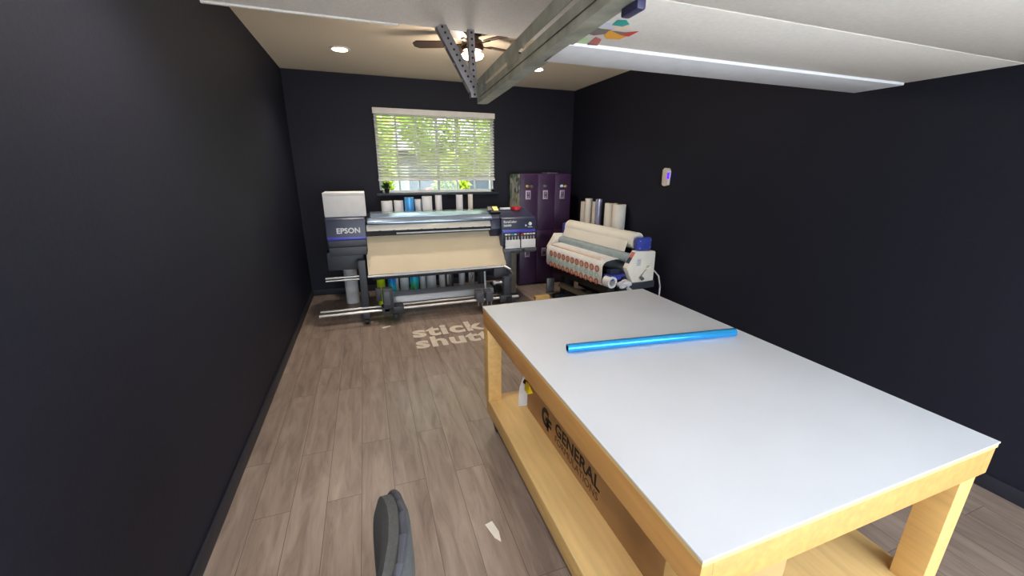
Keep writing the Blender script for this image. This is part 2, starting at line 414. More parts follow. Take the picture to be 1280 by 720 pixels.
fe = thing('garden_fence', 'brown board fence outside the window on the right', 'fence', (3.2, 7.6, 0))
b = MB()
for i in range(14): b.box(2.25+i*.15, 2.385+i*.15, 7.58, 7.6, -.02, 1.62)
b.done('boards', 'fence_wood', fe)
MB().box(2.2, 4.4, 7.6, 7.64, 1.3, 1.38).done('rail', 'fence_wood', fe)
fl = thing('red_flower', 'red flower head outside just below the blind', 'flower', (1.14, 8.0, 0))
MB().tube((1.14, 8.0, -.02), (1.14, 8.0, 1.33), .012).done('stem', 'leaf_dark', fl)
MB().blob((1.14, 8.0, 1.37), .055, 2, .2).done('petals', 'flower', fl)

# ------------------------------------------------------------------ large-format printer
pr = thing('large_format_printer', 'large navy and grey roll printer with tan sheet hanging across its front', 'printer', (.8, 4.9, 0))
YP = 4.86
bd = MB()
bd.prism([(5.45, .72), (5.45, 1.215), (5.12, 1.215), (5.0, 1.19), (4.95, 1.13), (4.965, 1.06), (5.0, 1.0), (5.06, .96), (4.98, .8), (5.1, .72)], 0, -.04, 1.62)
bd.done('body', 'navy_dark', pr)
MB().prism([(5.14, 1.216), (5.42, 1.216), (5.42, 1.236), (5.12, 1.243), (4.985, 1.214), (4.985, 1.2)], 0, .02, 1.47, .003).done('top_cover', 'lid', pr)
MB().prism([(4.972, 1.196), (4.975, 1.206), (4.915, 1.168), (4.91, 1.145), (4.922, 1.142)], 0, -.02, 1.49, .003).done('front_cover', 'lid', pr)
ws = MB().prism([(4.935, 1.132), (4.955, 1.132), (4.93, 1.066), (4.898, 1.062)], 0, -.035, 1.47, .002).done('cover_window', 'window_strip', pr)
for i in range(9): MB().box(.1+i*.16, .125+i*.16, 4.894, 4.902, 1.058, 1.066).done('rail_clip', 'black', ws)
MB().box(-.04, 1.58, 4.96, 5.0, 1.0, 1.06).done('media_slot', 'slot_black', pr)
MB().box(.3, 1.6, 4.942, 4.958, 1.008, 1.026, .003).done('cutter_rail', 'alu_white', pr)
# right shoulder between the lid and the ink unit
MB().prism([(5.45, .9), (5.45, 1.235), (5.1, 1.24), (4.93, 1.16), (4.9, 1.02), (5.0, .9)], 0, 1.475, 1.625, .008).done('shoulder', 'navy', pr)
# left cap
lc = MB().prism([(5.45, .82), (5.45, 1.225), (4.9, 1.232), (4.865, 1.21), (4.85, 1.015), (4.85, .99), (4.9, .82)], 0, -.46, -.042, .008).done('end_cap', 'navy', pr)
MB().box(-.455, -.046, 4.835, 4.86, .985, 1.015, .004).done('stripe', 'violet', lc)
MB().box(-.45, -.05, 4.84, 4.9, .905, .98, .005).box(-.45, -.05, 4.845, 4.9, .8, .9, .005).done('lower_panel', 'charcoal', lc)
RX = Matrix.Rotation(math.radians(85), 4, 'X')
MB().text('EPSON', .082, Matrix.Translation((-.1, 4.853, 1.058)) @ RX, .001, .0025, 1.0, 1.02, 'RIGHT').done('lettering', 'lettering_white', lc)
# right ink unit
ru = MB().prism([(5.42, .80), (5.42, 1.235), (5.3, 1.245), (4.88, 1.165), (4.855, 1.14), (4.86, 1.0), (4.86, .8)], 0, 1.60, 2.075, .008).done('ink_unit', 'navy', pr)
MB().box(1.603, 2.06, 4.838, 4.862, .975, 1.012, .004).done('stripe', 'violet', ru)
MB().text('SureColor', .042, Matrix.Translation((1.625, 4.848, 1.10)) @ RX, .001, .001).text('S60600', .036, Matrix.Translation((1.625, 4.848, 1.055)) @ RX, .001, .001).done('lettering', 'lettering_white', ru)
MB().tube((1.99, 4.85, 1.08), (1.99, 4.838, 1.08), .022).tube((1.93, 4.85, 1.06), (1.93, 4.84, 1.06), .012).box(1.96, 2.02, 4.84, 4.85, 1.035, 1.043).done('button', 'lettering_white', ru)
cols = ['ink8', 'ink6', 'ink0', 'ink9', 'ink10', 'ink2', 'ink6', 'ink8', 'ink6', 'ink8']
for i in range(10):
    x = 1.635+i*.0415+(.01 if i > 4 else 0)
    cr = MB().box(x, x+.036, 4.83, 4.86, .86, .958, .003).done('ink_cartridge', 'charcoal', ru)
    MB().box(x+.002, x+.034, 4.822, 4.832, .945, .962).done('colour_tab', cols[i], cr)
    MB().box(x+.013, x+.023, 4.824, 4.831, .875, .925).done('latch', 'alu', cr)
for i in range(2):
    x = 1.635+i*.2175
    MB().box(x, x+.2, 4.80, 4.815, .775, .885, .003).done('ink_flap', 'paper', ru)
MB().prism([(4.86, .70), (4.80, .735), (4.80, .77), (5.3, .8), (5.3, .70)], 0, 1.62, 2.07, .006).done('ink_tray', 'charcoal_light', pr)
MB().box(1.86, 1.9, 4.79, 4.82, .735, .76, .004).done('tray_latch', 'black', pr)
# control panel tilted on the shoulder
cp = MB().box(1.5, 1.64, 5.0, 5.17, 1.235, 1.262, .006, rot=Matrix.Rotation(math.radians(24), 3, 'X')).done('control_panel', 'black', pr)
MB().box(1.555, 1.62, 5.035, 5.135, 1.263, 1.268, rot=Matrix.Rotation(math.radians(24), 3, 'X')).done('screen', 'screen', cp)
MB().box(1.49, 1.535, 5.06, 5.14, 1.263, 1.27, rot=Matrix.Rotation(math.radians(24), 3, 'X')).done('button_pad', 'alu', cp)
# hanging sheet with its bottom tension bars
sh = MB().ribbon([(5.035, 1.003), (5.02, .98), (4.96, .88), (4.86, .72), (4.775, .585), (4.768, .572)], 0, -.062, 1.632, .003).done('hanging_sheet', 'kraft_sheet', pr)
tn = MB().tube((-.07, 4.76, .555), (1.62, 4.76, .555), .012).done('tension_bar', 'alu_white', pr)
MB().tube((.22, 4.75, .578), (1.35, 4.75, .578), .006).done('edge_bar', 'alu', tn)
MB().box(-.02, 1.6, 4.79, 4.9, .5, .54, .005).done('platen_underside', 'black', pr)
# stand: legs, feet, casters
for x0, x1 in ((-.165, -.085), (1.625, 1.72)):
    lg = MB().box(x0, x1, 4.80, 4.9, .13, .74, .008).done('leg', 'charcoal', pr)
    ft = MB().box(x0, x1, 4.66, 5.5, .085, .15, .008).done('foot', 'charcoal', pr)
    for yy in (4.70, 5.42):
        cs = MB().tube(((x0+x1)/2-.018, yy, .034), ((x0+x1)/2+.018, yy, .034), .034, seg=20).done('caster', 'black', pr)
        MB().box((x0+x1)/2-.024, (x0+x1)/2+.024, yy-.012, yy+.012, .03, .09, .004).done('fork', 'charcoal', cs)
MB().box(1.80, 1.9, 5.1, 5.2, .06, .72, .01).done('support_column', 'column', pr)
MB().box(1.79, 1.91, 5.0, 5.3, 0, .06, .01).done('column_foot', 'charcoal', pr)
MB().tube((-.55, 5.05, .5), (-.15, 5.05, .5), .014).tube((-.55, 5.05, .465), (-.15, 5.05, .465), .012).done('cross_bar', 'alu', pr)
MB().box(-.5, -.1, 5.0, 5.3, .6, .82, .01).done('lower_housing', 'charcoal', pr)
# take-up unit: two floor rails, drive heads, clips
MB().tube((-.62, 4.65, .168), (1.76, 4.65, .168), .017).tube((-.62, 4.79, .168), (1.66, 4.79, .168), .015).done('take_up_rail', 'alu', pr)
mo = MB().box(.07, .19, 4.60, 4.72, .15, .43, .01).box(-.0, .06, 4.66, 4.75, .27, .42, .01).done('take_up_motor', 'charcoal', pr)
MB().box(.085, .15, 4.594, 4.604, .24, .4, .005).done('motor_cover', 'charcoal_light', mo)
MB().box(.05, .30, 4.6, 4.78, .12, .205, .015).tube((.2, 4.61, .12), (.2, 4.61, .08), .03).done('rail_clamp', 'charcoal', mo)
MB().tube((.16, 4.59, .17), (.16, 4.57, .17), .03).done('clamp_knob', 'black', mo)
for x in (1.19, 1.31):
    cl = MB().box(x, x+.095, 4.6, 4.76, .145, .275, .008).done('rail_slider', 'charcoal_light', pr)
    for dx in (.02, .07): MB().tube((x+dx, 4.62, .1), (x+dx, 4.62, .15), .007).done('screw', 'steel', cl)
rm = MB().box(1.555, 1.65, 4.62, 4.72, .16, .44, .01).done('take_up_holder', 'charcoal', pr)
MB().box(1.5, 1.66, 4.6, 4.76, .115, .21, .015).done('rail_clamp', 'charcoal', rm)
MB().tube((1.61, 4.605, .15), (1.61, 4.575, .15), .04).done('clamp_knob', 'black', rm)
MB().tube((1.46, 4.7, .36), (1.57, 4.7, .36), .018).tube((1.43, 4.7, .36), (1.46, 4.7, .36), .03, seg=16).done('spindle', 'steel', rm)
MB().box(1.46, 1.63, 4.74, 4.82, .42, .54, .01).done('tension_motor', 'charcoal', pr)
MB().path([(1.6, 4.76, .56), (1.66, 4.7, .52), (1.7, 4.72, .46), (1.66, 4.76, .42)], .018).done('cable_hose', 'steel', pr)
# lower guide tray and its hooks
gt = MB().prism([(4.92, .235), (5.12, .245), (5.12, .225), (4.93, .215), (4.9, .165), (4.885, .165)], 0, .17, 1.5, .002).done('guide_tray', 'grille', pr)
MB().box(.17, 1.25, 4.93, 4.95, .12, .21).done('tray_skirt', 'grey_metal', gt)
for x in (.865, 1.15): MB().box(x, x+.028, 4.85, 4.87, .35, .57, .004).path([(x+.03, 4.86, .5), (x+.05, 4.85, .44), (x+.045, 4.86, .4)], .006).done('sheet_hook', 'grey_metal', pr)
MB().tube((1.385, 4.9, .22), (1.375, 4.9, .5), .013).done('guide_post', 'alu_white', pr)

# ------------------------------------------------------------------ on the printer
bx = thing('white_carton', 'plain white carton standing on the printer left end cap', 'box', (-.22, 5.05, 1.235))
MB().prism([(-.46, 4.93), (-.02, 4.93), (-.02, 5.3), (-.46, 5.3)], 2, 1.235, 1.5, .004).done('carton', 'paper', bx)
MB().box(-.46, -.02, 4.926, 4.934, 1.466, 1.5, .002).done('lid_flap', 'paper', bx)
rt = thing('tape_roll', 'red tape roll lying on the right unit of the printer', 'tape', (1.92, 5.2, 1.228))
MB().hollow((1.92, 5.2, 1.232), (1.92, 5.2, 1.275), .062, .036).done('tape', 'red', rt)
MB().hollow((1.92, 5.2, 1.231), (1.92, 5.2, 1.276), .0365, .032).done('core', 'core', rt)
solo('paper_strip', MB().box(1.70, 1.84, 5.2, 5.24, 1.235, 1.262, .003), 'tag_white', (1.77, 5.22, 1.235), 'short white strip lying beside the red tape on the printer', 'strip')

# ------------------------------------------------------------------ rolls standing behind the printer
def standing_roll(name, x, y, r, z1, m, label, group, z0=0., core=True):
    t = thing(name, label, 'roll', (x, y, z0), group)
    MB().hollow((x, y, z0), (x, y, z1), r, min(r*.6, .038)).done('film', m, t)
    if core: MB().hollow((x, y, z0+.002), (x, y, z1+.004), min(r*.6, .038), min(r*.5, .033)).done('core', 'core', t)
    return t
G1 = 'rolls standing behind the printer'
RB = [  # x, y, radius, top, material, label
 (-.30, 5.62, .085, 1.2, 'vinyl_roll', 'white vinyl roll standing behind the printer under its left end cap'),
 (.245, 5.62, .072, 1.352, 'vinyl_roll', 'white roll behind the printer, leftmost of those rising above its lid'),
 (.40, 5.66, .062, 1.352, 'vinyl_roll', 'white roll behind the printer, just left of the blue holographic roll'),
 (.535, 5.60, .060, 1.395, 'holo', 'iridescent blue and green roll standing behind the printer'),
 (.665, 5.72, .045, 1.36, 'vinyl_roll', 'slim white roll behind the printer, just right of the iridescent blue roll'),
 (.775, 5.62, .068, 1.405, 'vinyl_roll', 'thick white roll behind the printer, second right of the iridescent roll'),
 (.94, 5.66, .045, 1.415, 'vinyl_roll', 'tall slim white roll behind the middle of the printer'),
 (1.235, 5.66, .047, 1.415, 'vinyl_roll', 'tall white roll behind the printer near the right end of its lid'),
 (1.40, 5.68, .034, 1.42, 'cream_roll', 'narrow cream roll behind the printer, rightmost above the lid'),
 (1.08, 5.78, .05, 1.1, 'grey_metal', 'grey roll low behind the printer, below the lid'),
 (1.53, 5.62, .06, .95, 'charcoal_light', 'short dark grey roll behind the right half of the printer'),
]
for x, y, r, z1, m, lb in RB: standing_roll('vinyl_roll', x, y, r, z1, m, lb, G1)
standing_roll('vinyl_roll', .075, 5.32, .052, .62, 'neon', 'short neon yellow roll standing low behind the printer left leg', G1, z0=0)
standing_roll('vinyl_roll', .215, 5.32, .052, .62, 'holo', 'short iridescent roll standing low beside the neon yellow roll', G1, z0=0)

# ------------------------------------------------------------------ lockers
lk = thing('locker_cabinet', 'purple metal locker bank with six doors in the back corner', 'locker', (2.55, 5.85, 0))
LX0, LX1, LY0, LY1, LZ = 2.135, 2.975, 5.63, 6.07, 1.705
MB().box(LX0, LX1, LY0, LY1, .03, LZ, .004).done('body', 'locker', lk)
MB().box(LX0+.02, LX1-.02, LY0+.03, LY1, 0, .03).done('plinth', 'black', lk)
MB().box(LX0-.004, LX0, LY0+.01, LY1-.01, .5, LZ-.01).done('sticker_sheet', 'stickers', lk)
W = (LX1-LX0)/3
for c_ in range(3):
    for r_ in range(2):
        x0, x1 = LX0+c_*W+.008, LX0+(c_+1)*W-.008; z0, z1 = (.05, .865) if r_ == 0 else (.88, LZ-.012)
        d = MB().box(x0, x1, LY0-.018, LY0, z0, z1, .003).done('door', 'locker', lk)
        zc = 1.40 if r_ else .525; xc = x0+.06+(x1-x0-.12)*.42
        hp = MB().box(xc-.04, xc+.04, LY0-.024, LY0-.017, zc-.065, zc+.065, .003).done('handle_plate', 'locker_plate', d)
        MB().box(xc-.022, xc-.008, LY0-.034, LY0-.023, zc-.045, zc+.045, .003).box(xc+.008, xc+.022, LY0-.034, LY0-.023, zc-.045, zc+.045, .003).box(xc-.01, xc+.01, LY0-.034, LY0-.023, zc-.012, zc+.006).done('latch', 'charcoal', hp)
        v = MB()
        for q in range(4): v.box(x0+.06, x1-.06, LY0-.021, LY0-.017, z1-.08-q*.022, z1-.074-q*.022)
        v.done('vent', 'navy_dark', d)
        if r_:
            q = (('brass', 'column'), ('charcoal_light', None), ('ink9', 'brass'))[c_]
            MB().lathe([(.0, -.006), (.022, -.004), (.022, .004), (0, .006)], (0, 0, 0), 16).done('_tmp', q[0]) if False else None
            MB().blob((xc-.01, LY0-.02, zc+.125), .03, 2, .1, (1, .25, .7)).done('sticker', q[0], d)
            if q[1]: MB().blob((xc+.055, LY0-.02, zc+.12), .026, 2, .1, (1, .25, .9)).done('sticker', q[1], d)
solo('flat_box', MB().box(2.6, 2.78, 5.7, 5.9, LZ, LZ+.016, .003), 'charcoal_light', (2.69, 5.8, LZ), 'thin grey flat box lying on top of the purple lockers', 'box')

# ------------------------------------------------------------------ laminator (built in its own axes: x across, y along its length, z up)
lm = thing('roll_laminator', 'cream and blue roll laminator on a black stand by the right wall', 'laminator', (2.65, 3.6, 0), rotz=math.radians(7), local=True)
capf = [(.02, .894), (.3, .876), (.3, .534), (0, .534), (-.10, .71)]
cap = [(.12, .894), (.395, .876), (.41, .86), (.414, .524), (.095, .534), (0., .71)]
for nm, y0, y1 in (('near', 0, .075), ('far', 1.46, 1.55)):
    e = MB().prism(cap if nm == 'near' else capf, 1, y0, y1, .006).done('end_cap', 'cap_cream', lm)
    if nm == 'near':
        MB().prism([(.108, .876), (.113, .883), (.075, .827), (.07, .82)], 1, .01, .065, .001).done('control_strip', 'ink5', e)
        MB().prism([(.066, .814), (.072, .822), (.035, .768), (.03, .76)], 1, .01, .065, .001).done('control_strip', 'navy', e)
        n_ = MB()
        n_.box(.13, .2, -.003, .001, .72, .81); n_.done('label', 'paper', e)
        n_ = MB()
        for q in range(4): n_.box(.14, .19, -.005, -.002, .735+q*.018, .74+q*.018)
        n_.done('lettering', 'charcoal_light', e)
        hd = MB().path([(.2, -.03, .595), (.24, -.035, .64), (.3, -.03, .69)], .012).tube((.3, 0, .69), (.3, -.04, .69), .028).done('crank_handle', 'cap_cream', e)
        MB().tube((.2, -.02, .595), (.2, -.05, .575), .02).done('knob', 'grey_metal', hd)
    br = MB().box(.15, .36, y0+.02, y0+.085, .885, 1.035, .03).done('roll_bracket', 'blue_bracket', lm)
    for dx, dz in ((.18, .92), (.18, 1.0), (.25, .95), (.33, .92), (.33, 1.0)): MB().tube((dx, y0+.022, dz), (dx, y0+.012, dz), .008, seg=10).done('bolt', 'steel', br)
MB().box(-.0, .40, .075, 1.46, .50, .60, .006).done('bed', 'black', lm)
MB().box(.3, .40, .075, 1.46, .6, .88, .006).done('rear_panel', 'navy', lm)
MB().tube((.1, .075, .80), (.1, 1.46, .80), .058, seg=28).done('pinch_roller', 'blue_grey_roller', lm)
MB().tube((.15, .075, .66), (.15, 1.46, .66), .055, seg=28).done('lower_roller', 'blue_grey_roller', lm)
rl = MB().hollow((.23, .12, .985), (.23, 1.45, .985), .095, .04).done('film_roll', 'liner', lm)
MB().hollow((.23, .06, .985), (.23, 1.5, .985), .045, .036).done('core', 'core', rl)
MB().ribbon([(.135, .985), (.12, .95), (.105, .90), (.095, .862)], 1, .17, 1.43, .004).done('film_web', 'liner', lm)
for y0, y1 in ((.08, .2), (1.36, 1.44)): MB().box(-.16, .1, y0, y1, .565, .62, .006).done('feed_arm', 'blue_bracket', lm)
MB().box(-.12, .02, .12, .2, .6, .68, .01).done('feed_bracket', 'navy', lm)
# stand
for y0 in (.12, 1.22):
    MB().box(.02, .18, y0, y0+.12, .06, .52, .01).box(-.12, .42, y0+.02, y0+.1, .0, .07, .01).done('leg', 'black', lm)
MB().box(.0, .42, -.02, 1.5, .45, .53, .01).done('stand_rail', 'charcoal', lm)
MB().box(-.1, -.02, .25, 1.2, .20, .25, .006).done('stretcher', 'column', lm)
MB().box(-.08, .38, .2, 1.4, .36, .5, .008).done('tray', 'black', lm)
MB().box(.38, .40, .2, 1.4, .1, .5, .004).done('back_panel', 'black', lm)
# the printed sheet wound onto the feed roll in front
ps = thing('printed_sheet', 'white vinyl sheet of round orange and teal stickers hanging from the laminator', 'sheet', (2.65, 3.6, 0), rotz=math.radians(7), local=True)
prof = [(.06, .775), (-.05, .772), (-.13, .758), (-.165, .735), (-.18, .7), (-.18, .52), (-.165, .49), (-.12, .475), (-.06, .48)]
MB().ribbon(prof, 1, .2, 1.40, -.004).done('sheet', 'paper', ps)
teal = P('teal_print', (176, 206, 198), .5); rust = P('rust_print', (176, 84, 54), .5); P('peach_print', (206, 160, 138), .5)
for i in range(11):
    y = .29+i*.099
    for z, r, m, ri, mi in ((.665, .040, 'rust_print', .026, 'peach_print'), (.590, .040, 'teal_print', .012, 'paper'), (.515, .036, 'rust_print', .022, 'peach_print')):
        st = MB().tube((-.1842, y, z), (-.1868, y, z), r, seg=18).done('round_sticker', m, ps)
        MB().tube((-.1866, y, z), (-.1876, y, z), ri, seg=12).done('centre', mi, st)
ln = MB()
for q in range(4): ln.box(-.14+q*.05, -.125+q*.05, .3, 1.36, .7595+min(q, 1)*.0125+.0006*q, .7735+.0005*q)
ln.done('stripe_print', 'ink6', ps)
# take-up core wrapped in plastic at the near end
tk = thing('wrapped_roll', 'roll end in crumpled clear plastic at front of the laminator', 'roll', (2.65, 3.6, 0), rotz=math.radians(7), local=True)
MB().hollow((-.14, .06, .55), (-.14, .16, .55), .066, .042).done('roll_end', 'paper', tk)
b = MB()
for i in range(9): b.blob((-.07+random.uniform(-.03, .08), .0+random.uniform(-.05, .05), .535+random.uniform(-.05, .04)), random.uniform(.025, .045), 2, .22, (1.2, 1, .8))
b.done('plastic_wrap', 'bag', tk)
MB().tube((.02, .0, .49), (.03, -.1, .455), .02).done('core_plug', 'tag_white', tk)
# power cable
solo('power_cable', MB().path([(3.03, 3.72, .62), (3.07, 3.66, .64), (3.11, 3.62, .58), (3.13, 3.6, .45), (3.13, 3.6, .25), (3.12, 3.62, .008)], .009), 'cable', (3.12, 3.62, 0), 'white power cable looping down behind the laminator near end', 'cable')
G2 = 'rolls standing behind the laminator'
RL = [(3.12, 5.44, .05, 1.30, 'cream_roll', 'cream roll behind the laminator, nearest the purple lockers'),
      (3.10, 5.27, .055, 1.355, 'cream_roll', 'tallest cream roll behind the laminator, second from the lockers'),
      (3.13, 5.12, .05, 1.32, 'cream_roll', 'cream roll behind the laminator, just left of the shiny lilac roll'),
      (3.10, 4.99, .048, 1.365, 'lilac_film', 'shiny lilac roll standing behind the laminator'),
      (3.10, 4.68, .085, 1.33, 'cream_roll', 'thick cream roll behind the laminator, just right of the gap'),
      (3.10, 4.49, .085, 1.33, 'cream_roll', 'thick cream roll behind the laminator, nearest the white wall switch')]
for x, y, r, z1, m, lb in RL: standing_roll('laminate_roll', x, y, r, z1, m, lb, G2)
# small things on the floor before the lockers
br = thing('angle_bracket', 'grey metal bracket standing on the floor in front of the lockers', 'bracket', (2.45, 5.1, 0))
MB().box(2.38, 2.5, 5.1, 5.13, 0, .23, .003).box(2.38, 2.5, 5.0, 5.1, .0, .02, .003).done('plate', 'grey_metal', br)
solo('wood_strip', MB().box(2.1, 2.32, 4.86, 4.93, 0, .055, .004), 'pine', (2.2, 4.9, 0), 'short pale wood strip on the floor beside the laminator stand', 'wood')

# wall switch
ws_ = thing('wall_switch', 'cream wall switch with violet light on the right wall', 'switch', (XR, 3.79, 1.68))
MB().prism([(3.74, 1.60), (3.8, 1.585), (3.84, 1.60), (3.845, 1.76), (3.82, 1.785), (3.755, 1.78), (3.735, 1.75)], 0, XR-.03, XR, .006).done('plate', 'outlet', ws_)
MB().box(XR-.04, XR-.026, 3.726, 3.752, 1.665, 1.735, .004).done('indicator', 'purple_led', ws_)

# ------------------------------------------------------------------ work table
tb = thing('work_table', 'big pine work table with white laminate top and low shelf', 'table', (1.27, 1.45, 0))
TX0, TX1, TY0, TY1, TZ = .645, 1.895, .50, 2.365, .9
MB().box(TX0, TX1, TY0, TY1, TZ-.006, TZ, .001).done('laminate', 'laminate', tb)
MB().box(TX0+.002, TX1-.002, TY0+.002, TY1-.002, TZ-.022, TZ-.006).done('tabletop', 'pine_light', tb)
a = MB()
a.box(TX0+.004, TX0+.042, TY0+.004, TY1-.004, TZ-.125, TZ-.022, .002); a.box(TX1-.042, TX1-.004, TY0+.004, TY1-.004, TZ-.125, TZ-.022, .002)
a.box(TX0+.042, TX1-.042, TY1-.042, TY1-.004, TZ-.125, TZ-.022, .002); a.box(TX0+.042, TX1-.042, TY0+.004, TY0+.042, TZ-.125, TZ-.022, .002)
a.done('apron', 'apron', tb)
for x in (TX0+.004, TX1-.096):
    for y in (TY0+.02, TY1-.105):
        MB().box(x, x+.092, y, y+.09, .25, TZ-.125, .004).done('leg', 'pine', tb)
MB().box(TX0+.01, TX1-.01, TY0+.01, TY1-.03, .235, .25, .002).done('shelf', 'pine_light', tb)
a = MB(); a.box(TX0+.012, TX0+.05, TY0+.012, TY1-.032, .145, .235, .002); a.box(TX1-.05, TX1-.012, TY0+.012, TY1-.032, .145, .235, .002); a.box(TX0+.05, TX1-.05, TY1-.07, TY1-.032, .145, .235, .002)
a.done('shelf_frame', 'pine', tb)
for x in (TX0+.075, TX1-.075):
    for y in (TY0+.1, TY1-.085):
        cs = MB().tube((x-.018, y, .05), (x+.018, y, .05), .05).done('caster', 'black', tb)
        MB().box(x-.03, x+.03, y-.03, y+.03, .1, .146, .003).box(x-.026, x-.02, y-.02, y+.02, .04, .11).box(x+.02, x+.026, y-.02, y+.02, .04, .11).done('fork', 'charcoal', cs)
# long carton on the shelf
cb = thing('cardboard_box', 'long brown cardboard box with black printing on the table shelf', 'box', (1.0, 1.45, .25))
CX = .872
MB().box(CX, CX+.3, .62, 2.12, .25, .70, .004).done('carton', 'cardboard', cb)
RF = Matrix(((0, 0, -1, 0), (-1, 0, 0, 0), (0, 1, 0, 0), (0, 0, 0, 1)))   # a face that looks towards -x, read along -y
def on_box(txt, y, z, w_, h_, bold, m, nm):
    mb = fit_text(txt, w_, h_, bold, .001); mb.bm.transform(Matrix.Translation((CX-.0002, y, z)) @ RF); mb.done(nm, m, cb)
on_box('GENERAL', 1.70, .345, .46, .075, .02, 'print_black', 'lettering')
on_box('FORMULATIONS', 1.70, .29, .45, .042, .0, 'print_brown', 'lettering')
on_box('G', 1.885, .30, .095, .12, .05, 'print_black', 'emblem')
on_box('F', 1.81, .29, .06, .085, .05, 'print_black', 'emblem')
MB().box(CX-.002, CX+.302, .62, 2.12, .696, .702).done('packing_tape', 'core', cb)
tg = thing('paper_tag', 'white paper tag with dark red mark at far end of the cardboard box', 'tag', (.85, 2.14, .25))
MB().prism([(.815, .26), (.87, .252), (.90, .27), (.90, .44), (.85, .475), (.825, .40)], 1, 2.135, 2.142).done('tag', 'tag_white', tg)
MB().prism([(.845, .43), (.89, .385), (.893, .42), (.855, .455)], 1, 2.13, 2.135).done('mark', 'tag_dark', tg)
solo('yellow_wedge', MB().prism([(.832, .41), (.871, .41), (.845, .475)], 1, 2.02, 2.08, .004), 'yellow', (.85, 2.05, .41), 'small yellow wedge stuck on the far end of the cardboard box', 'wedge')

# shiny blue roll on the table
rb = thing('film_roll', 'shiny blue film roll lying across the white table', 'roll', (1.2, 1.52, .9))
MB().hollow((.852, 1.572, .922), (1.80, 1.46, .922), .021, .016).done('film', 'blue_film', rb)
MB().hollow((.8525, 1.572, .922), (1.7995, 1.46, .922), .0165, .0145).done('core', 'navy_dark', rb)

# ------------------------------------------------------------------ floor decal, painted sun patch, scrap
def decal(txt, x, y, w_, h_, label):
    mb = fit_text(txt, w_, h_, .036, .001, 1.08)
    bmesh.ops.translate(mb.bm, verts=mb.bm.verts, vec=(x, y, .0006))
    return solo('floor_lettering', mb, 'decal', (x, y, 0), label, 'decal')
decal('stick', .342, 4.09, .825, .30, 'cream floor lettering reading stick, upper line, in front of the printer')
decal('shutt', .345, 3.80, .815, .275, 'cream floor lettering reading shutt, lower line, running behind the table leg')
solo('sun_patch_and_scrap', MB().prism([(.42, 1.56), (.46, 1.57), (.475, 1.50), (.468, 1.44), (.445, 1.47)], 2, 0.0005, .003), 'cap_cream', (.45, 1.5, 0), 'small cream shape standing for a sun patch on the floor beside the table', 'paper')  # cream sliver standing in for a patch of sunlight
solo('sun_patch_and_scrap', MB().prism([(.03, 4.52), (.12, 4.55), (.13, 4.53), (.04, 4.49)], 2, 0.0005, .003), 'tag_white', (.08, 4.52, 0), 'tiny white scrap on the floor under the printer left caster', 'paper')

# ------------------------------------------------------------------ office chair (back nearly edge-on, only its back in view)
ch = thing('office_chair', 'dark grey padded chair back with lighter piping in front of camera', 'chair', (-.25, .72, 0))
def chair_back(th, grow, x_off):
    mb = MB(); rings = []; n = 40; prev = None
    cy, cz, hy, hz = .68, .745, .265+grow, .275+grow
    front, back = [], []
    for k in range(n):
        a = 2*PI*k/n; e = 2/2.5
        ys = math.copysign(abs(math.cos(a))**e, math.cos(a)); zs = math.copysign(abs(math.sin(a))**e, math.sin(a))
        front.append((ys, zs)); 
    layers = []
    for s_, xx in ((0.0, -th/2-.012), (.6, -th/2-.010), (.9, -th/2), (1., -th/4), (1., th/4), (.93, th/2), (.6, th/2+.006), (0., th/2+.008)):
        ring = []
        for ys, zs in front:
            y = cy+hy*ys*s_; z = cz+hz*zs*s_
            bend = -.035*((y-cy)/hy)**2 - .05*max(0, (cy+.1-y)/hy)**2 + .02*((z-.5)/.5)
            ring.append(mb.bm.verts.new((x_off+xx+bend-.035, y, z)))
        layers.append(ring)
    for A, B in zip(layers, layers[1:]):
        for k in range(n): mb.bm.faces.new((A[k], A[(k+1) % n], B[(k+1) % n], B[k]))
    rim = [v.co.copy() for v in layers[4]]
    bmesh.ops.remove_doubles(mb.bm, verts=mb.bm.verts, dist=1e-5)
    return mb, rim
mb, rim = chair_back(.06, 0, 0.014)
bk = mb.done('backrest', 'chair_fabric', ch)
MB().path(rim+[rim[0]], .009).done('piping', 'chair_piping', bk)
MB().box(-.5, -.05, .46, .94, .42, .5, .035).done('seat', 'chair_fabric', ch)
MB().path([(-.25, .7, .42), (-.02, .7, .40), (.0, .7, .46), (-.01, .7, .6)], .022).done('back_support', 'chair_plastic', ch)
MB().tube((-.27, .7, .08), (-.27, .7, .42), .028).done('gas_lift', 'steel', ch)
b = MB()
for k in range(5):
    a = 2*PI*k/5+.3; b.path([(-.27, .7, .1), (-.27+.15*math.cos(a), .7+.15*math.sin(a), .09), (-.27+.28*math.cos(a), .7+.28*math.sin(a), .07)], .02)
bs = b.done('base', 'chair_plastic', ch)
for k in range(5):
    a = 2*PI*k/5+.3; x, y = -.27+.28*math.cos(a), .7+.28*math.sin(a)
    MB().tube((x-.02, y, .03), (x+.02, y, .03), .03).done('caster', 'black', ch)

# ------------------------------------------------------------------ raised garage door, its track and hangers
gd = thing('garage_door', 'white overhead garage door rolled up under the ceiling', 'door', (1.95, .8, 2.25))
GX0, GX1 = .85, 3.1
edges = [1.68, 1.2, .7, .2, -.3]
for i, (y1, y0) in enumerate(zip(edges, edges[1:])):
    MB().box(GX0, GX1, y0+.003, y1-.003, 2.262, 2.30, .004).done('door_section', 'door_white', gd)
MB().box(GX0, GX1, 1.683, 1.955, 2.250, 2.30, .006).done('top_rail', 'door_lip', gd)
